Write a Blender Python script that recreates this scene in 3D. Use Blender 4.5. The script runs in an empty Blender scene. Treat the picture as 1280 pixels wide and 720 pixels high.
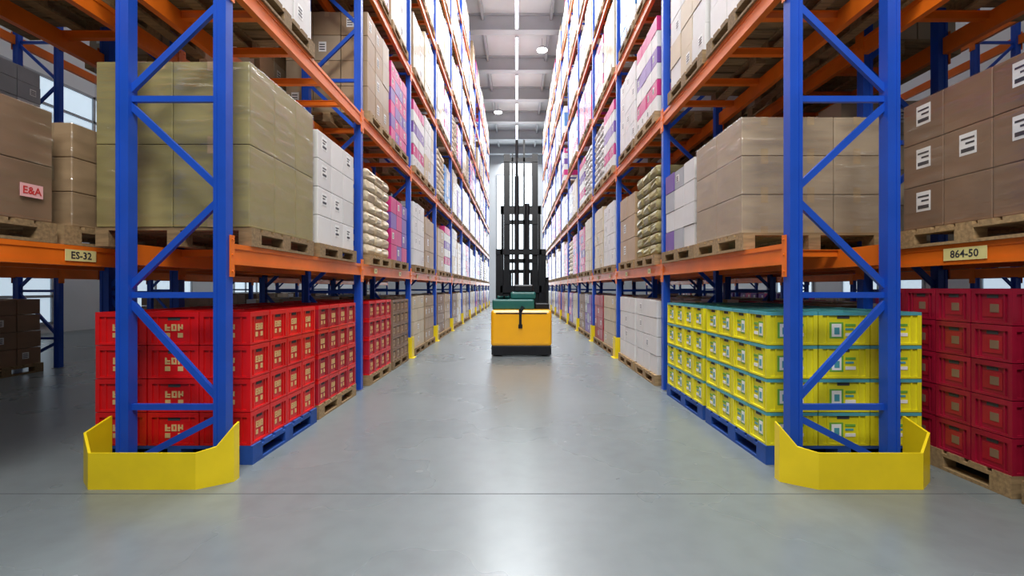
import bpy, bmesh, math, random
from mathutils import Vector, Matrix
random.seed(7)
S=bpy.context.scene
COL=S.collection
CAMZ=1.35
S.view_settings.view_transform='Standard'

# ---------------------------------------------------------------- materials
def mat(name,col,rough=.5,metal=0,var=.12,scale=6,bump=0,coat=0,emit=0,rnd=0,stretch=None):
    m=bpy.data.materials.new(name); m.use_nodes=True
    nt=m.node_tree; N=nt.nodes; L=nt.links
    b=N['Principled BSDF']
    b.inputs['Roughness'].default_value=rough
    b.inputs['Metallic'].default_value=metal
    b.inputs['Coat Weight'].default_value=coat
    b.inputs['Coat Roughness'].default_value=.15
    tc=N.new('ShaderNodeTexCoord'); no=N.new('ShaderNodeTexNoise')
    no.inputs['Scale'].default_value=scale; no.inputs['Detail'].default_value=5
    if stretch:
        mp=N.new('ShaderNodeMapping'); mp.inputs['Scale'].default_value=stretch
        L.new(tc.outputs['Object'],mp.inputs['Vector']); L.new(mp.outputs[0],no.inputs['Vector'])
    else: L.new(tc.outputs['Object'],no.inputs['Vector'])
    cr=N.new('ShaderNodeValToRGB')
    c=Vector(col)
    cr.color_ramp.elements[0].position=.3; cr.color_ramp.elements[1].position=.7
    cr.color_ramp.elements[0].color=(*[max(0,v*(1-var)) for v in c],1)
    cr.color_ramp.elements[1].color=(*[min(1,v*(1+var)) for v in c],1)
    L.new(no.outputs['Fac'],cr.inputs['Fac'])
    out=cr.outputs['Color']
    if rnd:
        oi=N.new('ShaderNodeObjectInfo'); hs=N.new('ShaderNodeHueSaturation')
        mr=N.new('ShaderNodeMapRange'); mr.inputs['To Min'].default_value=1-rnd; mr.inputs['To Max'].default_value=1+rnd*.6
        L.new(oi.outputs['Random'],mr.inputs['Value']); L.new(mr.outputs[0],hs.inputs['Value'])
        L.new(out,hs.inputs['Color']); out=hs.outputs['Color']
    L.new(out,b.inputs['Base Color'])
    if bump:
        bp=N.new('ShaderNodeBump'); bp.inputs['Strength'].default_value=bump; bp.inputs['Distance'].default_value=.01
        L.new(no.outputs['Fac'],bp.inputs['Height']); L.new(bp.outputs[0],b.inputs['Normal'])
    if emit:
        b.inputs['Emission Color'].default_value=(*col,1); b.inputs['Emission Strength'].default_value=emit
    return m

M={}
M['blue']=mat('rack_blue_paint',(.010,.078,.50),.36,0,.1,3)
M['orange']=mat('rack_orange_paint',(.82,.17,.010),.38,0,.12,3)
M['yellow']=mat('guard_yellow_paint',(.90,.67,.006),.42,0,.06,4)
M['wood']=mat('pallet_wood',(.32,.21,.10),.8,0,.3,5,.3,rnd=.3,stretch=(1,8,8))
M['bluewood']=mat('pallet_blue',(.012,.07,.32),.7,0,.3,5,.3)
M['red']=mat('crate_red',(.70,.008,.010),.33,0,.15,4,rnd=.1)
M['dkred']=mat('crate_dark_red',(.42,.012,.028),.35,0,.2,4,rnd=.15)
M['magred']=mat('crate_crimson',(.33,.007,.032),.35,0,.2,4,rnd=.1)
M['cream']=mat('print_cream',(.72,.48,.20),.5)
M['yel']=mat('crate_lemon',(.80,.73,.02),.35,0,.1,4,rnd=.08)
M['teal']=mat('crate_teal',(.08,.36,.42),.35,0,.1,4)
M['green']=mat('crate_leaf_green',(.16,.42,.06),.4)
M['olive']=mat('carton_olive',(.335,.285,.115),.55,0,.08,2,.1,coat=.25)
M['kraft']=mat('carton_kraft',(.44,.30,.17),.55,0,.1,3,.1,coat=.25,rnd=.15)
M['greige']=mat('carton_greige',(.45,.35,.235),.5,0,.08,3,.1,coat=.35,rnd=.08)
M['brown']=mat('carton_brown',(.25,.15,.09),.55,0,.15,3,.1,coat=.2,rnd=.15)
M['tape']=mat('packing_tape',(.52,.38,.22),.25)
M['white']=mat('carton_white',(.74,.73,.71),.5,0,.05,3,.05,coat=.2,rnd=.12)
M['offw']=mat('carton_cream',(.64,.53,.36),.5,0,.08,3,.05,coat=.2,rnd=.12)
M['pink']=mat('carton_pink',(.60,.02,.19),.45,0,.1,3,coat=.2,rnd=.1)
M['purple']=mat('carton_purple',(.17,.07,.36),.45,0,.1,3,coat=.2,rnd=.2)
M['sky']=mat('carton_blue',(.08,.25,.6),.45,0,.1,3,coat=.2,rnd=.2)
M['grey']=mat('carton_grey',(.42,.43,.45),.5,0,.1,3,coat=.3,rnd=.2)
M['lab']=mat('paper_label',(.88,.88,.86),.5,0,.03)
M['pinklab']=mat('pink_label',(.85,.45,.45),.5,0,.03)
M['ink']=mat('dark_ink',(.04,.04,.05),.5)
M['redink']=mat('red_ink',(.6,.03,.03),.5)
M['black']=mat('mast_black',(.012,.013,.016),.35,.3,.2,5)
M['rubber']=mat('rubber',(.02,.02,.02),.8)
M['truck']=mat('truck_yellow',(.98,.46,.005),.3,0,.05,3,coat=.4)
M['trteal']=mat('truck_teal',(.012,.12,.105),.4,0,.1,3)
M['steel']=mat('steel',(.5,.5,.52),.3,.9,.1)
M['ceil']=mat('ceiling_sheet',(.70,.71,.72),.7,0,.06,1)
M['ceilb']=mat('ceiling_beam_paint',(.42,.43,.45),.6,0,.06,1)
M['wall']=mat('wall_paint',(.66,.68,.70),.7,0,.05,.5)
M['led']=mat('led_strip',(.86,.86,1),.5,emit=3)
M['lamp']=mat('lamp_glass',(1,.98,.95),.5,emit=14)
M['glass']=mat('window_daylight',(.70,.86,1),.3,emit=.6)
M['glassfar']=mat('window_daylight_bright',(.80,.90,1),.3,emit=1.5)
M['frame']=mat('window_frame',(.35,.37,.4),.5)
M['dark']=mat('joint_dark',(.05,.05,.055),.7)
M['signy']=mat('sign_yellow',(.80,.72,.30),.5)

# floor
m=bpy.data.materials.new('polished_concrete'); m.use_nodes=True
nt=m.node_tree;N=nt.nodes;L=nt.links;b=N['Principled BSDF']
tc=N.new('ShaderNodeTexCoord')
n1=N.new('ShaderNodeTexNoise');n1.inputs['Scale'].default_value=.5;n1.inputs['Detail'].default_value=4
n2=N.new('ShaderNodeTexNoise');n2.inputs['Scale'].default_value=7;n2.inputs['Detail'].default_value=6
for n in(n1,n2):L.new(tc.outputs['Object'],n.inputs['Vector'])
r1=N.new('ShaderNodeValToRGB');r1.color_ramp.elements[0].position=.3;r1.color_ramp.elements[1].position=.72
r1.color_ramp.elements[0].color=(.158,.186,.190,1);r1.color_ramp.elements[1].color=(.190,.217,.220,1)
L.new(n1.outputs['Fac'],r1.inputs['Fac'])
r2=N.new('ShaderNodeValToRGB');r2.color_ramp.elements[0].position=.3;r2.color_ramp.elements[1].position=.6
r2.color_ramp.elements[0].color=(.91,.91,.91,1);r2.color_ramp.elements[1].color=(1,1,1,1)
L.new(n2.outputs['Fac'],r2.inputs['Fac'])
mx=N.new('ShaderNodeMix');mx.data_type='RGBA';mx.blend_type='MULTIPLY';mx.inputs[0].default_value=1
L.new(r1.outputs[0],mx.inputs[6]);L.new(r2.outputs[0],mx.inputs[7]);L.new(mx.outputs[2],b.inputs['Base Color'])
mr=N.new('ShaderNodeMapRange');mr.inputs['From Min'].default_value=.3;mr.inputs['From Max'].default_value=.7;mr.inputs['To Min'].default_value=.25;mr.inputs['To Max'].default_value=.31
L.new(n1.outputs['Fac'],mr.inputs['Value']);L.new(mr.outputs[0],b.inputs['Roughness'])
b.inputs['Specular IOR Level'].default_value=.8
M['floor']=m
# film
m=bpy.data.materials.new('stretch_film'); m.use_nodes=True
nt=m.node_tree;N=nt.nodes;L=nt.links
for n in list(N):
    if n.type=='BSDF_PRINCIPLED':N.remove(n)
o=[n for n in N if n.type=='OUTPUT_MATERIAL'][0]
t=N.new('ShaderNodeBsdfTransparent');g=N.new('ShaderNodeBsdfGlossy');g.inputs['Roughness'].default_value=.22
ms=N.new('ShaderNodeMixShader');no=N.new('ShaderNodeTexNoise');no.inputs['Scale'].default_value=3
tc=N.new('ShaderNodeTexCoord');mp=N.new('ShaderNodeMapping');mp.inputs['Scale'].default_value=(1,1,6)
L.new(tc.outputs['Object'],mp.inputs[0]);L.new(mp.outputs[0],no.inputs['Vector'])
mr=N.new('ShaderNodeMapRange');mr.inputs['From Min'].default_value=.35;mr.inputs['From Max'].default_value=.7
mr.inputs['To Min'].default_value=.04;mr.inputs['To Max'].default_value=.24
L.new(no.outputs['Fac'],mr.inputs[0]);L.new(mr.outputs[0],ms.inputs[0])
bp=N.new('ShaderNodeBump');bp.inputs['Strength'].default_value=.8;bp.inputs['Distance'].default_value=.02
L.new(no.outputs['Fac'],bp.inputs['Height']);L.new(bp.outputs[0],g.inputs['Normal'])
L.new(t.outputs[0],ms.inputs[1]);L.new(g.outputs[0],ms.inputs[2]);L.new(ms.outputs[0],o.inputs[0])
M['film']=m

# ---------------------------------------------------------------- helpers
def box(bm,x0,x1,y0,y1,z0,z1,mi=0,bev=0):
    v=[bm.verts.new((x,y,z)) for z in(z0,z1) for y in(y0,y1) for x in(x0,x1)]
    fs=[(0,2,3,1),(4,5,7,6),(0,1,5,4),(2,6,7,3),(0,4,6,2),(1,3,7,5)]
    F=[]
    for f in fs:
        q=bm.faces.new([v[i] for i in f]); q.material_index=mi; F.append(q)
    if bev:
        es=list({e for f in F for e in f.edges})
        r=bmesh.ops.bevel(bm,geom=es,offset=bev,segments=3,affect='EDGES',profile=.5)
        for f in r['faces']: f.material_index=mi
def strut(bm,p,q,w,t,mi=0,up=Vector((0,1,0))):
    p=Vector(p);q=Vector(q);d=(q-p).normalized();u=up-d*up.dot(d);u.normalize();s=d.cross(u)
    vs=[]
    for c in(p,q):
        for a,bb in((-1,-1),(1,-1),(1,1),(-1,1)):
            vs.append(bm.verts.new(c+s*(a*w/2)+u*(bb*t/2)))
    for f in((3,2,1,0),(4,5,6,7),(0,1,5,4),(1,2,6,5),(2,3,7,6),(3,0,4,7)):
        bm.faces.new([vs[i] for i in f]).material_index=mi
def cyl(bm,c,r,h,axis='Z',seg=24,mi=0,r2=None):
    R={'Z':Matrix.Identity(4),'X':Matrix.Rotation(math.pi/2,4,'Y'),'Y':Matrix.Rotation(math.pi/2,4,'X')}[axis]
    g=bmesh.ops.create_cone(bm,cap_ends=True,segments=seg,radius1=r,radius2=r if r2 is None else r2,depth=h,matrix=Matrix.Translation(c)@R)
    for v in g['verts']:
        for f in v.link_faces:f.material_index=mi
def mk(bm,name,mats,normals=True):
    if normals: bmesh.ops.recalc_face_normals(bm,faces=bm.faces[:])
    me=bpy.data.meshes.new(name);bm.to_mesh(me);bm.free()
    for x in mats: me.materials.append(M[x])
    return me
_tc={}
def text(bm,txt,size,mtx,mi):
    key=(txt,size)
    if key not in _tc:
        c=bpy.data.curves.new('t','FONT');c.body=txt;c.size=size;c.align_x='CENTER';c.align_y='CENTER';c.offset=size*.02
        c.resolution_u=2
        o=bpy.data.objects.new('t',c);COL.objects.link(o)
        bpy.context.view_layer.update()
        me=bpy.data.meshes.new_from_object(o.evaluated_get(bpy.context.evaluated_depsgraph_get()))
        bpy.data.objects.remove(o);_tc[key]=me
    me=_tc[key]
    n0=len(bm.verts);f0=len(bm.faces)
    bm.from_mesh(me)
    bm.verts.ensure_lookup_table();bm.faces.ensure_lookup_table()
    for v in bm.verts[n0:]: v.co=mtx@v.co
    for f in bm.faces[f0:]: f.material_index=mi
def facing(n,loc):
    if n=='-y': R=Matrix.Rotation(math.pi/2,4,'X')
    if n=='+y': R=Matrix.Rotation(math.pi,4,'Z')@Matrix.Rotation(math.pi/2,4,'X')
    if n=='+x': R=Matrix.Rotation(math.pi/2,4,'Z')@Matrix.Rotation(math.pi/2,4,'X')
    if n=='-x': R=Matrix.Rotation(-math.pi/2,4,'Z')@Matrix.Rotation(math.pi/2,4,'X')
    return Matrix.Translation(loc)@R
def add(name,me,loc=(0,0,0),parent=None,label=None,cat=None,group=None,kind=None,rz=0):
    o=bpy.data.objects.new(name,me);o.location=loc;o.rotation_euler=(0,0,rz)
    COL.objects.link(o)
    if parent:o.parent=parent
    if label:o['label']=label
    if cat:o['category']=cat
    if group:o['group']=group
    if kind:o['kind']=kind
    return o

# ---------------------------------------------------------------- shell
XW=14;Y0=-5;Y1=44;ZC=14.2
def shell(name,x0,x1,y0,y1,z0,z1,mt):
    bm=bmesh.new();box(bm,x0,x1,y0,y1,z0,z1);return add(name,mk(bm,name,[mt]),kind='structure')
shell('floor',-XW,XW,Y0,Y1,-.2,0,'floor')
shell('ceiling',-XW,XW,Y0,Y1,ZC,ZC+.2,'ceil')
shell('wall_left',-XW-.2,-XW,Y0,Y1,0,ZC,'wall')
shell('wall_right',XW,XW+.2,Y0,Y1,0,ZC,'wall')
shell('wall_far',-XW,XW,Y1,Y1+.2,0,ZC,'wall')
bm=bmesh.new();box(bm,-XW,XW,3.057,3.061,0,.0012);add('trim_1',mk(bm,'trim_1',['dark']),kind='structure')
bm=bmesh.new();box(bm,-XW,XW,14.057,14.063,0,.0012);add('trim_2',mk(bm,'trim_2',['dark']),kind='structure')
n=3
y=-2
while y<Y1:
    bm=bmesh.new()
    box(bm,-XW,XW,y-.22,y+.22,ZC-.06,ZC);box(bm,-XW,XW,y-.05,y+.05,ZC-.75,ZC-.06);box(bm,-XW,XW,y-.22,y+.22,ZC-.8,ZC-.75)
    add(f'trim_{n}',mk(bm,'beam',['ceilb']),kind='structure');n+=1;y+=4
for x in(-8,-4,-1.6,1.6,4,8):
    bm=bmesh.new();box(bm,x-.06,x+.06,Y0,Y1,ZC-.25,ZC-.0)
    add(f'trim_{n}',mk(bm,'purlin',['ceilb']),kind='structure');n+=1
def window(i,x,y0,y1,z0,z1,axis='x'):
    bm=bmesh.new()
    if axis=='x':
        s=1 if x<0 else -1
        box(bm,*sorted((x,x+s*.03)),y0,y1,z0,z1,0)
        c=y0
        while c<=y1+.01:
            box(bm,*sorted((x,x+s*.08)),c-.04,c+.04,z0-.04,z1+.04,1);c+=(y1-y0)/4
        for z in(z0,(z0+z1)/2,z1): box(bm,*sorted((x,x+s*.08)),y0,y1,z-.04,z+.04,1)
    else:
        box(bm,y0,y1,x-.03,x,z0,z1,0)
        for z in(z0,z1): box(bm,y0,y1,x-.08,x,z-.04,z+.04,1)
        for c in(y0,y1): box(bm,c-.04,c+.04,x-.08,x,z0,z1,1)
    add(f'window_{i}',mk(bm,'window',['glass' if axis=='x' else 'glassfar','frame']),kind='structure')
i=1
for sx in(-XW,XW):
    for y in(6,12,18,24): window(i,sx,y,y+4.5,6,7.6);i+=1
    for y in(10,16,22): window(i,sx,y,y+4,.3,1.9);i+=1
window(i,Y1,-1.9,1.9,.2,12,'y')

# ---------------------------------------------------------------- racks
BAY=2.85
LEV=[1.67,3.65,5.6,7.55,9.5,11.45]
CW=.09
CD=.075
FD=.78
def column_mesh(bm,x0,x1,y0,y1,h):
    box(bm,x0,x1,y0,y0+.012,0,h)
    box(bm,x0,x0+.012,y0+.012,y1,0,h);box(bm,x1-.012,x1,y0+.012,y1,0,h)
    box(bm,x0+.012,x0+.03,y1-.012,y1,0,h);box(bm,x1-.03,x1-.012,y1-.012,y1,0,h)
    box(bm,x0,x0+.025,y0-.006,y0,0,h);box(bm,x1-.025,x1,y0-.006,y0,0,h)
def frame_mesh(h):
    bm=bmesh.new()
    column_mesh(bm,0,CW,0,CD,h);column_mesh(bm,FD-CW,FD,0,CD,h)
    return mk(bm,'upright_frame',['blue'])
def brace_mesh(h):
    bm=bmesh.new();a=CW;b_=FD-CW
    y=.04
    def hz(z):strut(bm,(a-.03,y,z),(b_+.03,y,z),.042,.03)
    hz(.5);hz(1.3)
    strut(bm,(b_+.02,y,1.25),(a-.02,y,.55),.045,.03)
    strut(bm,(a,y,.42),(b_-.1,y,.16),.045,.03)
    z=1.3
    while z+1.4<h:
        strut(bm,(b_+.02,y,z+.06),(a-.02,y,z+.68),.045,.03)
        strut(bm,(a-.02,y,z+.76),(b_+.02,y,z+1.36),.045,.03)
        z+=1.4;hz(z)
    return mk(bm,'brace',['blue'])
def foot_mesh():
    bm=bmesh.new()
    box(bm,-.015,CW+.015,-.03,.11,0,.008)
    for dx in(.0,CW): cyl(bm,(dx,.095,.014),.009,.014,seg=8)
    return mk(bm,'footplate',['steel'])
FOOT=foot_mesh()
def beam_mesh():
    bm=bmesh.new();l=BAY-.08
    box(bm,-.025,.025,.035,.035+l,-.15,-.0)
    box(bm,.025,.031,.035,.035+l,-.15,-.115);box(bm,.025,.031,.035,.035+l,-.035,0)
    for yy in(-.012,BAY-.06):
        box(bm,.0255,.034,yy,yy+.05,-.24,.06)
        for z in(-.2,-.08,.03): cyl(bm,(.036,yy+.024,z),.007,.008,'X',8)
    return mk(bm,'rack_beam',['orange'])
BEAM=beam_mesh()
def bar_mesh():
    bm=bmesh.new();box(bm,.05,FD-.05,-.03,.03,-.06,-.005);box(bm,.05,FD-.05,-.045,.045,-.008,-.003);return mk(bm,'support_bar',['orange'])
BAR=bar_mesh()
FR={}
def rack(side,xf,ystart,nb,levels,label,bars=3):
    root=bpy.data.objects.new('pallet_rack',None);COL.objects.link(root)
    root.location=(side*xf,ystart,0)
    root['label']=label;root['category']='pallet rack';root['group']='warehouse storage racks'
    h=levels[-1]+1.15
    if h not in FR: FR[h]=(frame_mesh(h),brace_mesh(h))
    fm,brm=FR[h]
    for i in range(nb+1):
        o=add('upright_frame',fm,(0,i*BAY,0),root)
        add('brace',brm,(0,0,0),o)
        for fx in(0,FD-CW): add('footplate',FOOT,(fx,0,0),o)
        if side<0: o.scale=(-1,1,1)
    items=[(i,z,bx,fl) for i in range(nb) for z in levels for bx,fl in((.022,1),(FD-.022,0))]
    items.sort(key=lambda t:(t[0]*BAY+ystart)**2+(t[1]-CAMZ)**2)
    rest=bmesh.new();nr=0
    for j,(i,z,bx,flip) in enumerate(items):
        yy=i*BAY+.04
        x=side*bx
        fd=-side if flip else side
        if j<96:
            o=add('rack_beam',BEAM,(x,yy,z),root)
            if fd<0:o.scale=(-1,1,1)
        else:
            n0=len(rest.verts);rest.from_mesh(BEAM);rest.verts.ensure_lookup_table()
            for v in rest.verts[n0:]:v.co=Vector((v.co.x*fd+x,v.co.y+yy,v.co.z+z))
            nr+=1
    if nr: add('rack_beam',mk(rest,'rack_beam_rest',['orange']),(0,0,0),root,kind='stuff')
    else: rest.free()
    for i in range(min(bars,nb)):
        for z in levels[:4]:
            for yy in(.5,1.1,1.75,2.35):
                o=add('support_bar',BAR,(0,i*BAY+.1+yy,z-.0),root)
                if side<0:o.scale=(-1,1,1)
    return root
XL=2.055;XR=1.93;YS=3.3;NB=11
rack(-1,XL,YS,NB,LEV,'tall blue and orange pallet rack above the red crates')
rack(1,XR,YS,NB,LEV,'tall blue and orange pallet rack above the lemon crates')
XBL=3.33;XBR=3.19;YBL=1.75;YBR=1.45
rack(-1,XBL,YBL,4,LEV[:5],'blue and orange pallet rack standing behind the red crates',bars=4)
rack(1,XBR,YBR,4,LEV[:5],'blue and orange pallet rack standing behind the lemon crates',bars=4)
rack(-1,7.7,5.0,8,LEV[:3],'blue and orange pallet rack in next aisle by window wall',bars=0)
rack(1,7.7,5.0,8,LEV[:3],'blue and orange pallet rack in next aisle by bright wall',bars=0)

def protector(side,xs,label):
    xo,xof,xif,xi=xs
    P=[(xo,3.46,.40),(xo,3.25,.34),(xof,3.12,.245),(xif,3.12,.245),(xif-(xif-xi)*.55,3.19,.265),(xi,3.25,.385),(xi+.005,3.32,.40)]
    bm=bmesh.new();t=.012
    cx=(xo+xi)/2;cy=3.6
    inner=[]
    for (x,y,h) in P:
        d=Vector((cx-x,cy-y));d.normalize();inner.append((x+d.x*t*1.3,y+d.y*t*1.3,h))
    vo=[];vi=[]
    for (x,y,h) in P: vo.append((bm.verts.new((side*x,y,0)),bm.verts.new((side*x,y,h))))
    for (x,y,h) in inner: vi.append((bm.verts.new((side*x,y,0)),bm.verts.new((side*x,y,h))))
    for i in range(len(P)-1):
        bm.faces.new([vo[i][0],vo[i+1][0],vo[i+1][1],vo[i][1]])
        bm.faces.new([vi[i][0],vi[i][1],vi[i+1][1],vi[i+1][0]])
        bm.faces.new([vo[i][1],vo[i+1][1],vi[i+1][1],vi[i][1]])
        bm.faces.new([vo[i][0],vi[i][0],vi[i+1][0],vo[i+1][0]])
    for e in(0,-1): bm.faces.new([vo[e][0],vo[e][1],vi[e][1],vi[e][0]])
    box(bm,*sorted((side*(xof-.03),side*(xif+.03))),3.135,3.2,0,.012)
    ox=side*cx
    for v in bm.verts: v.co.x-=ox;v.co.y-=3.2
    r=add('rack_end_guard',mk(bm,'rack_end_guard',['yellow']),(ox,3.2,0),label=label,cat='rack guard',group='yellow steel rack guards')
    for k,x in enumerate((xof-.12,(xof+xif)/2,xif+.12)):
        bm=bmesh.new();cyl(bm,(0,0,.02),.014,.016,seg=6)
        add('anchor_bolt',mk(bm,'bolt',['steel']),(side*x-ox,-.03,0),r)
protector(-1,(3.02,2.87,2.15,1.97),'yellow steel rack end guard standing before red crates')
protector(1,(2.88,2.72,2.02,1.83),'yellow steel rack end guard standing before lemon crates')
def guard_mesh():
    bm=bmesh.new()
    box(bm,-.012,0,-.06,.14,0,.4);box(bm,0,.12,-.06,-.048,0,.4);box(bm,0,.12,.128,.14,0,.4)
    box(bm,-.05,.12,-.08,.16,0,.01);return mk(bm,'column_guard',['yellow'])
G=guard_mesh()
for s,x in((-1,XL),(1,XR)):
    for i in range(2,NB+1):
        o=add('column_guard',G,(s*(x-.035),YS+i*BAY,0),label='small yellow steel guard around a rack upright foot',cat='column guard',group='yellow column guards')
        if s<0:o.rotation_euler=(0,0,math.pi);o.location.y+=.08

# ---------------------------------------------------------------- pallets
def pallet_mesh(lx,ly,mt,nm):
    bm=bmesh.new()
    nb_=7;bw=ly/nb_*.78
    for i in range(nb_):
        c=-ly/2+bw/2+i*(ly-bw)/(nb_-1);box(bm,-lx/2,lx/2,c-bw/2,c+bw/2,.122,.144)
    for x in(-lx/2+.05,0,lx/2-.05): box(bm,x-.05,x+.05,-ly/2,ly/2,.1,.122)
    for x in(-lx/2+.05,0,lx/2-.05):
        for y in(-ly/2+.07,0,ly/2-.07): box(bm,x-.05,x+.05,y-.07,y+.07,.022,.1)
    for x in(-lx/2+.05,0,lx/2-.05): box(bm,x-.05,x+.05,-ly/2,ly/2,0,.022)
    return mk(bm,nm,[mt])
PW=pallet_mesh(1.2,1.10,'wood','wooden_pallet');PB=pallet_mesh(1.2,1.14,'bluewood','blue_pallet')
PALL=[]
def pallet(x,y,z,blue=False):
    if blue: add('pallet',PB,(x,y,z),label='blue painted wooden pallet under a stack of crates',cat='pallet',group='blue pallets')
    else: PALL.append((x,y,z+.001))

# ---------------------------------------------------------------- crates
def crate_mesh(w,l,h,body,rim,lab,name,style,rh=.036,low=1):
    bm=bmesh.new();t=.01;a=w/2-.012;c=l/2-.012
    box(bm,-a,a,-c,c,.004,.016,0)
    zt=h-rh-.004
    box(bm,-a,-a+t,-c,c,.016,zt,0);box(bm,a-t,a,-c,c,.016,zt,0)
    box(bm,-a+t,a-t,-c,-c+t,.016,zt,0);box(bm,-a+t,a-t,c-t,c,.016,zt,0)
    A=w/2-.001;C=l/2-.001
    for z0,z1,mi in((zt,h-.004,1),(.0,.016,low)):
        box(bm,-A,A,-C,-C+.022,z0,z1,mi);box(bm,-A,A,C-.022,C,z0,z1,mi)
        box(bm,-A,-A+.022,-C+.022,C-.022,z0,z1,mi);box(bm,A-.022,A,-C+.022,C-.022,z0,z1,mi)
    for sx in(-1,1):
        for sy in(-1,1):
            box(bm,*sorted((sx*A,sx*(A-.03))),*sorted((sy*C,sy*(C-.026))),.016,zt,0)
    for s in(-1,1):
        for q in(-1,1):
            box(bm,q*w*.31-.006,q*w*.31+.006,*sorted((s*c,s*(c+.008))),.016,zt,0)
            box(bm,*sorted((s*a,s*(a+.008))),q*l*.3-.005,q*l*.3+.005,.016,zt,0)
        box(bm,-w*.12,w*.12,*sorted((s*(c),s*(c+.002))),zt-.026,zt-.004,5)
        box(bm,*sorted((s*a,s*(a+.002))),-l*.14,l*.14,zt-.026,zt-.004,5)
    e=.003
    def panel(ax,s,u0,u1,z0,z1,th,mi):
        if ax=='y': box(bm,u0,u1,*sorted((s*c,s*(c+th))),z0,z1,mi)
        else: box(bm,*sorted((s*a,s*(a+th))),u0,u1,z0,z1,mi)
    for ax,ww in(('y',w),('x',l)):
        for s in(-1,1):
            z0=h*.2;z1=h*.68;k=ww
            if style=='print':
                R=random.Random(5 if ax=='y' else 9)
                nch=3
                cw=k*.38/nch
                for r,(q0,q1) in enumerate(((.42,.62),(.22,.36))):
                    for i in range(nch):
                        u=-k*.19+i*cw
                        Z0=h*q0;Z1=h*q1;g=cw*.10;st=cw*.3
                        if r==1 and i==1: continue
                        panel(ax,s,u+g,u+g+st,Z0,Z1,e,2)
                        for zz in (0,.5,1):
                            if R.random()<.75:
                                zc=Z0+(Z1-Z0-.012)*zz
                                panel(ax,s,u+g+st,u+cw-g,zc,zc+.012,e,2)
                        if R.random()<.6: panel(ax,s,u+cw-g-st*.8,u+cw-g,Z0+.012,Z1-.001,e*1.05,2)
            elif style=='fruit':
                panel(ax,s,-k*.27,k*.0,z0,z1,.002,4)
                panel(ax,s,-k*.23,-k*.04,z0+.012,z1-.012,.0035,2)
                panel(ax,s,-k*.18,-k*.08,z0+.03,z1-.04,.005,1)
                panel(ax,s,k*.04,k*.24,z1-.03,z1-.012,.0035,4)
                panel(ax,s,k*.04,k*.20,z1-.06,z1-.045,.0035,1)
                panel(ax,s,k*.04,k*.24,z0+.015,z0+.04,.0035,2)
            else:
                panel(ax,s,-k*.24,k*.24,z0,z1,.003,2)
                panel(ax,s,-k*.16,k*.05,z0+.03,z1-.03,.005,3)
    return mk(bm,name,[body,rim]+lab+['dark']*(4-len(lab)))
def crates(name,me,cx,cy,z,nx,ny,nz,w,l,h,label,group):
    for i in range(nx):
        for j in range(ny):
            for k in range(nz):
                jx=random.uniform(-.004,.004)
                add(name,me,(cx+(i-(nx-1)/2)*(w+.008)+jx*.5,cy+(j-(ny-1)/2)*(l+.006)+jx*.3,z+k*(h+.001)),label=label,cat='crate',group=group)
RC=crate_mesh(.39,.28,.255,'red','red',['cream'],'plastic_crate','print')
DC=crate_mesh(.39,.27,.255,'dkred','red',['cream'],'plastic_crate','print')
MC=crate_mesh(.39,.27,.24,'magred','magred',['dkred','brown','brown'],'plastic_crate','panel')
YC=crate_mesh(.39,.28,.255,'yel','teal',['lab','yel','green'],'plastic_crate','fruit',rh=.024,low=0)
BC=crate_mesh(.39,.27,.2,'brown','brown',['kraft','brown'],'plastic_crate','panel')
XLc=-(XL+.57);XRc=XR+.57
def sp(b,s): return YS+b*BAY+(.83 if s==0 else 2.03)
PZ=.146
pallet(XLc+.01,sp(0,0),0,True);crates('plastic_crate',RC,XLc,sp(0,0),PZ,3,4,4,.39,.28,.255,'bright red plastic crate with cream lettering stacked on blue pallet','red crates on the blue pallet')
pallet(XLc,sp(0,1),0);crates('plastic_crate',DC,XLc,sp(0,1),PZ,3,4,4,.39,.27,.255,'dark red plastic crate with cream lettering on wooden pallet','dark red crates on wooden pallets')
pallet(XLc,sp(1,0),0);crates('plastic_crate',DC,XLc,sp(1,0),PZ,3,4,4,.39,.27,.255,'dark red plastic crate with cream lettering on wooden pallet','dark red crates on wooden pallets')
pallet(XLc,sp(1,1),0);crates('plastic_crate',BC,XLc,sp(1,1),PZ,3,4,5,.39,.27,.2,'brown plastic crate stacked on wooden pallet','brown crates on a wooden pallet')
pallet(XRc,sp(0,0),0,True);crates('plastic_crate',YC,XRc,sp(0,0),PZ,3,4,4,.39,.28,.255,'lemon yellow plastic crate with teal rim on blue pallet','lemon and teal crates on blue pallets')
pallet(XRc,sp(0,1)+.01,0,True);crates('plastic_crate',YC,XRc,sp(0,1)+.01,PZ,3,4,4,.39,.28,.255,'lemon yellow plastic crate with teal rim on blue pallet','lemon and teal crates on blue pallets')
XBRc=XBR+.57;XBLc=-(XBL+.59)
pallet(XBRc,3.53,0);crates('plastic_crate',MC,XBRc,3.53,PZ,3,4,5,.39,.27,.24,'crimson plastic crate with dull label on wooden pallet','crimson crates behind the rack')

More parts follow.
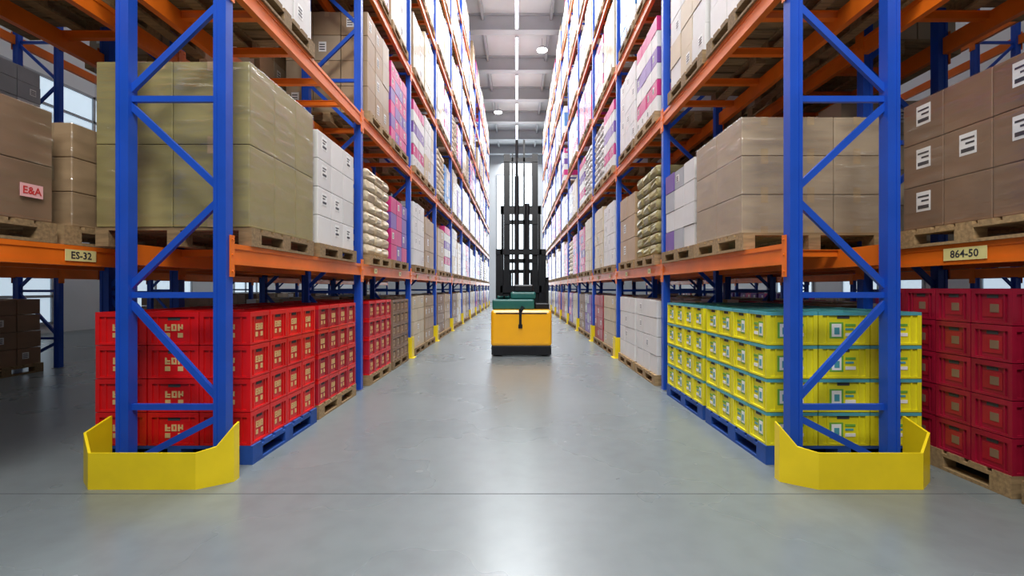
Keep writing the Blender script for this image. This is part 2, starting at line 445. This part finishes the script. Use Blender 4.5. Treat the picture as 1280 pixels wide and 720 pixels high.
# ---------------------------------------------------------------- stacks
def carton_geo(bm,x0,x1,y0,y1,z0,z1,mi,tape=None,lab=None,ink=None):
    box(bm,x0,x1,y0,y1,z0,z1,mi)
    cx=(x0+x1)/2;cy=(y0+y1)/2;e=.002;w=x1-x0;l=y1-y0;h=z1-z0
    if tape is not None:
        box(bm,cx-.03,cx+.03,y0-e,y1+e,z1-.06,z1+e*.5,tape)
    if lab is not None:
        for s in(-1,1):
            X=x0 if s<0 else x1;Y=y0 if s<0 else y1
            box(bm,*sorted((X,X+s*e)),cy-l*.3,cy-l*.02,z0+h*.35,z0+h*.75,lab)
            box(bm,cx-w*.3,cx-w*.02,*sorted((Y,Y+s*e)),z0+h*.35,z0+h*.75,lab)
            if ink is not None:
                for q in(.42,.52,.62):
                    box(bm,*sorted((X,X+s*e*2)),cy-l*.27,cy-l*.07,z0+h*q,z0+h*(q+.04),ink)
                    box(bm,cx-w*.27,cx-w*.07,*sorted((Y,Y+s*e*2)),z0+h*q,z0+h*(q+.04),ink)
def stack_mesh(name,nx,ny,H,nz,pal,p_lab=.5,layer=False,seed=0,W=1.14,Lw=1.08):
    R=random.Random(seed);bm=bmesh.new()
    mats=list(dict.fromkeys(pal+['tape','lab','ink']))
    ti=mats.index('tape');li=mats.index('lab');ii=mats.index('ink')
    w=W/nx;l=Lw/ny;h=H/nz
    for k in range(nz):
        pm=pal[k%len(pal)] if layer else None
        for i in range(nx):
            for j in range(ny):
                if 0<i<nx-1 and 0<j<ny-1 and k<nz-1: continue
                m_=pm if layer else R.choice(pal)
                g=R.uniform(.003,.010)
                hh=h-.007 - (R.uniform(0,.03) if k==nz-1 else 0)
                carton_geo(bm,-W/2+i*w+g,-W/2+(i+1)*w-g,-Lw/2+j*l+g,-Lw/2+(j+1)*l-g,k*h+.001,k*h+hh,mats.index(m_),
                    ti if R.random()<.7 else None, li if R.random()<p_lab else None, ii)
    return mk(bm,name,mats)
def bag_mesh(name,H,nz,pal,seed):
    R=random.Random(seed);bm=bmesh.new();h=H/nz
    for k in range(nz):
        for i in range(2):
            for j in range(3):
                w=.57;l=.36
                bmm=bmesh.new();box(bmm,-w/2,w/2,-l/2,l/2,0,h*1.02,R.randrange(len(pal)))
                bmesh.ops.bevel(bmm,geom=bmm.edges[:],offset=h*.38,segments=3,affect='EDGES',profile=.5)
                me=bpy.data.meshes.new('tmp');bmm.to_mesh(me);bmm.free()
                n0=len(bm.verts);bm.from_mesh(me);bpy.data.meshes.remove(me);bm.verts.ensure_lookup_table()
                for v in bm.verts[n0:]:
                    v.co+=Vector(((i-.5)*.57+R.uniform(-.01,.01),(j-1)*.36,k*h))
    for v in bm.verts: v.co.z=max(v.co.z,.001)
    return mk(bm,name,pal)
V=[]
def var(name,me,label,wt,h): V.append((name,me,label,wt,h))
var('carton_stack',stack_mesh('carton_stack',2,3,1.3,4,['white'],.6,seed=1),'stack of white cartons with paper labels on a pallet',3,1.3)
var('carton_stack',stack_mesh('carton_stack',3,3,1.45,5,['white','offw'],.4,seed=2),'tall stack of white and cream cartons on a pallet',2.5,1.45)
var('carton_stack',stack_mesh('carton_stack',2,2,1.15,3,['kraft'],.5,seed=3),'stack of brown kraft cartons on a pallet',2.5,1.15)
var('carton_stack',stack_mesh('carton_stack',3,4,1.35,6,['white','pink','white','purple','white','pink'],.3,layer=True,seed=11),'stack of white, pink and purple cartons in layers',3.5,1.35)
var('carton_stack',stack_mesh('carton_stack',3,3,1.4,5,['offw'],.3,seed=5),'stack of cream cartons on a pallet',2.5,1.4)
var('carton_stack',stack_mesh('carton_stack',2,3,1.2,5,['purple','white','grey'],.5,seed=6),'stack of purple, grey and white cartons on a pallet',2,1.2)
var('carton_stack',stack_mesh('carton_stack',3,3,1.4,4,['greige','kraft'],.5,seed=8),'stack of beige and tan cartons on a pallet',2.5,1.4)
var('bagged_goods_stack',bag_mesh('bagged_goods_stack',1.2,8,['offw'],3),'cream paper sacks stacked on a pallet',1,1.2)
var('bagged_goods_stack',bag_mesh('bagged_goods_stack',1.3,9,['white'],4),'white sacks stacked on a pallet',1,1.3)
var('carton_stack',stack_mesh('carton_stack',3,3,1.1,4,['sky','white'],.4,seed=9),'stack of blue and white cartons on a pallet',1.6,1.1)
var('carton_stack',stack_mesh('carton_stack',3,4,1.3,6,['pink','pink','purple'],.7,seed=12),'stack of pink and purple printed cartons on a pallet',3,1.3)
def sv(c,seed,lb): return ('carton_stack',stack_mesh('carton_stack',3,3,1.05,4,c,.4,seed=seed),lb,1,1.05)
short=[sv(['white','offw'],20,'low stack of white cartons on a pallet'),sv(['brown'],21,'low stack of brown cartons on a pallet'),sv(['purple','pink'],22,'low stack of purple and pink cartons on a pallet'),
 sv(['kraft'],23,'low stack of kraft cartons on a pallet'),sv(['dkred'],24,'low stack of dark red cartons on a pallet'),sv(['offw'],25,'low stack of cream cartons on a pallet'),sv(['purple','grey'],26,'low stack of purple and grey cartons on a pallet')]
greyish=[sv(['grey','white'],27,'low stack of grey and white cartons on a pallet'),short[1],short[0]]
whitewrap=sv(['white'],28,'low stack of plain white cartons on a pallet')
def load(v,x,y,z):
    pallet(x,y,z)
    add(v[0],v[1],(x,y,z+PZ),label=v[2],cat='boxes' if 'carton' in v[0] else 'sacks',group='stacked goods on pallets',rz=random.choice((0,math.pi)))

def wrapped(cx,cy,z,nx,ny,nz,W,Lw,H,mt,label,film=True,tape=True,lab=False):
    pallet(cx,cy,z)
    root=bpy.data.objects.new('wrapped_pallet_load',None);COL.objects.link(root);root.location=(cx,cy,z+PZ)
    root['label']=label;root['category']='boxes';root['group']='stretch wrapped pallet loads'
    w=W/nx;l=Lw/ny;h=H/nz
    def cm(lb):
        bm=bmesh.new();g=.003
        box(bm,-w/2+g,w/2-g,-l/2+g,l/2-g,.001,h-.003,0,.006)
        if tape:
            box(bm,-.03,.03,-l/2+g-.001,l/2-g+.001,h-.07,h-.002,1)
            box(bm,-.03,.03,-l/2+g-.001,l/2-g+.001,.002,.06,1)
        if lb:
            for s in(-1,1):
                box(bm,*sorted((s*(w/2-g),s*(w/2-g+.0015))),-l*.2,l*.15,h*.4,h*.85,2)
                box(bm,*sorted((s*(w/2-g),s*(w/2-g+.003))),-l*.16,l*.11,h*.72,h*.76,3)
                box(bm,*sorted((s*(w/2-g),s*(w/2-g+.003))),-l*.16,l*.02,h*.62,h*.66,3)
                box(bm,*sorted((s*(w/2-g),s*(w/2-g+.003))),-l*.16,l*.11,h*.46,h*.54,3)
        return mk(bm,'carton',[mt,'tape','lab','ink'])
    m0=cm(False);m1=cm(True)
    for i in range(nx):
        for j in range(ny):
            for k in range(nz):
                add('carton',m1 if (lab and random.random()<lab) else m0,(-W/2+(i+.5)*w,-Lw/2+(j+.5)*l,k*h),root)
    if film:
        bm=bmesh.new();e=.008
        box(bm,-W/2-e,W/2+e,-Lw/2-e,Lw/2+e,.01,H+.003,0,.015)
        add('stretch_film',mk(bm,'stretch_film',['film']),(0,0,0),root,label='clear glossy stretch film')
    return root
Z1=LEV[0]
wrapped(XLc-.01,sp(0,0)+.0,Z1,2,3,2,1.18,1.12,1.27,'olive','large olive tan carton load wrapped in film on a pallet')
wrapped(XLc,sp(0,1)+.02,Z1,2,3,4,1.14,1.06,1.18,'white','white carton load wrapped on a pallet beside olive cartons',film=False,lab=.4)
wrapped(XRc+.0,4.465,Z1,3,2,3,1.18,1.0,.99,'greige','beige cartons tightly wrapped in glossy film on a pallet',lab=.15)
load(('carton_stack',stack_mesh('carton_stack',3,3,.98,4,['white','grey','white','purple'],.3,seed=31,Lw=.98),'white and lilac printed carton stack on a pallet',1,1),XRc,5.575,Z1)
load(('bagged_goods_stack',bag_mesh('bagged_goods_stack',1.25,8,['olive'],5),'olive paper sack stack on a pallet',1,1),XRc,sp(1,0),Z1)
load(V[2],XRc,sp(1,1),Z1)
load(('bagged_goods_stack',V[7][1],'cream paper sack stack on a pallet',1,1),XLc,sp(1,0)+.0,Z1)
load(short[2],XLc,sp(1,1),Z1)
wrapped(XBLc,2.82,Z1,2,2,2,1.16,1.08,.80,'brown','dark brown cartons with pink shipping label wrapped in film')
wrapped(XBLc,3.97,Z1,3,3,3,1.16,.94,.78,'kraft','brown kraft cartons wrapped in film behind the rack')
wrapped(XBRc,3.3,Z1,3,3,3,1.16,1.08,1.02,'brown','brown cartons with white paper labels wrapped in film',lab=.6)
wrapped(XBRc,2.14,Z1,3,3,3,1.16,1.08,1.02,'brown','brown cartons with white paper labels wrapped in film',lab=.6)
wrapped(XBRc,2.37,0,2,3,4,1.14,1.06,1.0,'offw','cream cartons wrapped on a pallet beside crimson crates')
for s,xc,yb in((-1,XBLc,YBL),(1,XBRc,YBR)):
    ys=[yb+b*BAY+q for b in range(4) for q in(.83,2.03)]
    for zi in(1,2):
        for y in ys[:6]: load((V[6] if zi==1 else random.choice(V)),xc,y,LEV[zi])
    for y in ys[2:]:
        load(random.choice((V[2],V[6],V[0])),xc,y,LEV[0])
        if s>0 or y>8: load(random.choice(short if s>0 else greyish),xc,y,0)
_w=[v[3] for v in V]
last=[None]
def pick():
    v=random.choices(V,_w)[0]
    while last[0] is v: v=random.choices(V,_w)[0]
    last[0]=v;return v
for s,xc in((-1,XLc),(1,XRc)):
    for b in range(NB):
        for sl in(0,1):
            y=sp(b,sl)
            if not((s<0 and b<=1) or (s>0 and b==0)):
                v=whitewrap if (s>0 and b==1) else random.choice(short)
                load(v,xc,y,0)
            if b>1: load(pick(),xc,y,Z1)
            for zi in range(1,6):
                if random.random()<.05: continue
                if b==0 and zi==1: v=V[1] if sl else V[0]
                elif b==1 and zi==1: v=(V[6] if sl==0 else V[10]) if s<0 else (V[3] if sl==0 else V[0])
                elif b==2 and zi==1 and s<0: v=V[3] if sl==0 else V[1]
                else: v=pick()
                load(v,xc,y,LEV[zi])
for s in(-1,1):
    for b in range(8):
        for sl in(0,1):
            y=5.0+b*BAY+(.83 if sl==0 else 2.03)
            for z in[0]+LEV[:2]:
                if random.random()<.4: continue
                load(random.choice(greyish if s<0 else short),s*(7.7+.59),y,z)
PALL.sort(key=lambda p:p[0]**2+p[1]**2+(p[2]-CAMZ)**2)
for p in PALL[:296]:
    add('wooden_pallet',PW,p,label='rough wooden pallet under stacked goods',cat='pallet',group='wooden pallets')
bm=bmesh.new()
for p in PALL[296:]:
    n0=len(bm.verts);bm.from_mesh(PW);bm.verts.ensure_lookup_table()
    for v in bm.verts[n0:]:v.co+=Vector(p)
add('wooden_pallet',mk(bm,'pallets_rest',['wood'],False),label='distant rough wooden pallets under stacked goods',cat='pallet',group='wooden pallets',kind='stuff')

def sign(txt,w,h,loc,d,mt,ink,label,size,name='location_sign',group=None):
    bm=bmesh.new();box(bm,-w/2,w/2,-.002,.002,-h/2,h/2,0)
    text(bm,txt,size,facing('-y',(0,-.0035,-.002)),1)
    rz={'-y':0,'+x':math.pi/2,'-x':-math.pi/2}[d]
    add(name,mk(bm,name,[mt,ink],False),loc,label=label,cat='sign',rz=rz,group=group)
sl_='small yellow location sign with black characters on orange beam'
sign('ES-32',.25,.085,(-XBL+.014,3.55,Z1-.075),'+x','signy','ink',sl_,.075,group='rack location signs')
sign('864-50',.32,.09,(XBR-.014,3.31,Z1-.075),'-x','signy','ink',sl_,.075,group='rack location signs')
sign('E&A',.15,.09,(XBLc+.58+.012,3.2,Z1+PZ+.20),'+x','pinklab','redink','pink shipping label with red characters on brown carton',.07,'shipping_label')
for b in range(1,7):
    for q in(.6,2.0):
        sign('84',.13,.07,(-XL+.014,YS+b*BAY+q,Z1-.075),'+x','signy','ink',sl_,.05,group='rack location signs')
        sign('86',.13,.07,(XR-.014,YS+b*BAY+q,Z1-.075),'-x','signy','ink',sl_,.05,group='rack location signs')

# ---------------------------------------------------------------- truck
T=bpy.data.objects.new('reach_truck',None);COL.objects.link(T);T.location=(.09,9.15,0)
T['label']='orange yellow warehouse reach truck with tall black mast in aisle';T['category']='forklift'
def part(name,mats,fn,parent=T,label=None):
    bm=bmesh.new();fn(bm);return add(name,mk(bm,name,mats),(0,0,0),parent,label=label)
def f(bm):
    box(bm,-.6,.6,0,.85,.20,.92,0,.06)
    box(bm,-.5,.5,-.006,.02,.84,.865,1)
body=part('body',['truck','black'],f,label='orange yellow painted steel body')
part('skirt',['black'],lambda bm:(box(bm,-.59,.59,.015,.9,.03,.22,0,.02)))
part('battery_cover',['trteal'],lambda bm:(box(bm,-.58,.26,.15,.95,.922,1.12,0,.03),box(bm,-.22,.3,.4,.8,1.12,1.27,0,.04),box(bm,-.5,-.24,.6,.9,1.12,1.2,0,.03)),label='dark teal cover')
part('side_panel',['black'],lambda bm:(box(bm,.28,.57,.3,.95,.922,1.04,0,.02),box(bm,.52,.56,.35,.39,1.0,1.55),box(bm,.52,.56,.86,.9,1.0,1.55),box(bm,.52,.56,.35,.9,1.53,1.57)))
part('seat',['black'],lambda bm:(box(bm,-.15,.25,.42,.5,1.27,1.42,0,.03),box(bm,-.15,.25,.5,.78,1.27,1.33,0,.03)))
def f(bm):
    strut(bm,(-.02,-.02,.62),(-.02,-.02,.9),.05,.03);strut(bm,(-.02,-.02,.9),(.04,.2,.98),.07,.04);box(bm,-.06,.02,-.035,-.0,.56,.64,0,.01)
part('tiller_arm',['black'],f)
part('steering_wheel',['black'],lambda bm:(cyl(bm,(-.35,.45,1.14),.02,.1),cyl(bm,(-.35,.45,1.20),.12,.025)))
def f(bm):
    for s in(-1,1):
        x=s*.50
        box(bm,x-.05,x+.05,1.06,1.18,.08,2.2)
        box(bm,*sorted((s*.45,s*.40)),1.04,1.2,.08,2.2)
    box(bm,-.55,.55,1.04,1.12,2.08,2.2);box(bm,-.55,.55,1.04,1.12,.3,.42);box(bm,-.55,.55,1.04,1.1,1.25,1.4)
mast=part('mast',['black'],f)
def f(bm):
    for s in(-1,1):
        x=s*.31
        box(bm,x-.065,x+.065,1.1,1.2,.12,4.3)
        box(bm,*sorted((s*.43,s*.38)),1.12,1.18,.12,3.15)
    for z in(4.12,2.75,1.9): box(bm,-.37,.37,1.08,1.14,z,z+.09)
    box(bm,-.45,.45,1.12,1.2,2.98,3.16)
part('inner_mast',['black'],f,mast)
part('lift_cylinder',['black'],lambda bm:(cyl(bm,(-.09,1.1,2.0),.05,3.6),cyl(bm,(-.09,1.1,4.0),.03,1.2),cyl(bm,(.14,1.1,1.7),.05,3.0)),mast)
part('lift_chain',['black'],lambda bm:(box(bm,.05,.09,1.08,1.09,.5,4.6),box(bm,-.2,-.17,1.08,1.09,.5,4.3)),mast)
part('carriage',['black'],lambda bm:(box(bm,-.42,.42,1.24,1.3,.5,.6),box(bm,-.42,.42,1.24,1.3,.2,.3),[box(bm,x-.03,x+.03,1.24,1.28,.6,1.7) for x in(-.4,-.24,-.08,.08,.24,.4)],box(bm,-.42,.42,1.24,1.28,1.68,1.76),box(bm,-.30,.30,1.2,1.24,.2,.55)),mast)
for sx in(-.22,.22):
    part('fork',['steel'],lambda bm:(box(bm,sx-.05,sx+.05,1.3,1.34,.08,.55),box(bm,sx-.05,sx+.05,1.34,2.4,.08,.115)),mast)
for s in(-1,1):
    part('straddle_leg',['black'],lambda bm:box(bm,*sorted((s*.46,s*.58)),.85,1.9,.06,.2,0,.01))
    for yy,r in((.35,.16),(1.75,.10)):
        part('wheel',['rubber','steel'],lambda bm:(cyl(bm,(s*.52 if yy>1 else s*.45,yy,r),r,.07 if yy>1 else .12,'X',28,0),cyl(bm,(s*.52 if yy>1 else s*.45,yy,r),r*.5,.13,'X',20,1)))

# ---------------------------------------------------------------- lights
def lampobj(x,y):
    bm=bmesh.new();cyl(bm,(0,0,-.02),.26,.03,mi=0);cyl(bm,(0,0,.09),.27,.18,r2=.12,mi=1);cyl(bm,(0,0,.385),.012,.42,mi=1)
    add('high_bay_lamp',mk(bm,'high_bay_lamp',['lamp','ceilb']),(x,y,ZC-.6),label='round bright high bay lamp hanging from the ceiling',cat='ceiling lamp',group='high bay lamps')
for x,y in((1.3,24.0),(-1.3,32.5)): lampobj(x,y)
for i,y in enumerate((6.3,10.3,14.3,18.3,22.3,26.3,30.3,34.3)):
    bm=bmesh.new();box(bm,-.06,.06,0,3.2,-.03,0,0);box(bm,-.09,.09,-.05,3.25,0,.06,1);
    for yy in(.5,2.7): box(bm,-.008,.008,yy-.008,yy+.008,.06,.872,1)
    add('strip_light',mk(bm,'strip_light',['led','ceilb']),(0,y,ZC-.88),label='long white strip light hanging along the aisle',cat='ceiling lamp',group='aisle strip lights')
def area(loc,sx,sy,p,rot=(0,0,0),col=(1,1,1)):
    l=bpy.data.lights.new('area_lamp','AREA');l.shape='RECTANGLE';l.size=sx;l.size_y=sy;l.energy=p;l.color=col
    o=bpy.data.objects.new('area_lamp',l);o.location=loc;o.rotation_euler=rot;COL.objects.link(o)
for y,p in((5,950),(12,900),(19,820),(27,640),(35,640),(41,600)): area((0,y,13.1),2.8,7,p,col=(.93,.97,1))
for y in(22,32): area((0,y,11.6),1.6,10,48,(math.pi,0,0),(.95,.97,1))  # unseen uplights, added only to brighten the ceiling
area((0,-1.0,8),3.5,2.5,680,(math.radians(48),0,0),(1,.98,.95))  # added fill from behind the camera, lights the front faces and floor
for s in(-1,1):
    for y in(6,16,26): area((s*6,y,12.8),1.6,7,80,col=(.95,.98,1))
area((0,43,6),3.4,10,550,(math.radians(-90),0,0),(.88,.95,1))  # added light before the far wall, brightens the end of the aisle
w=bpy.data.worlds.new('World');S.world=w;w.use_nodes=True
w.node_tree.nodes['Background'].inputs[0].default_value=(.75,.85,1,1);w.node_tree.nodes['Background'].inputs[1].default_value=.12

c=bpy.data.cameras.new('Camera');c.lens=583*36/1280;c.sensor_width=36;c.shift_x=-6/1280;c.clip_end=200;c.clip_start=.05
o=bpy.data.objects.new('Camera',c);o.location=(0,0,CAMZ);o.rotation_euler=(math.radians(90),0,0);COL.objects.link(o);S.camera=o
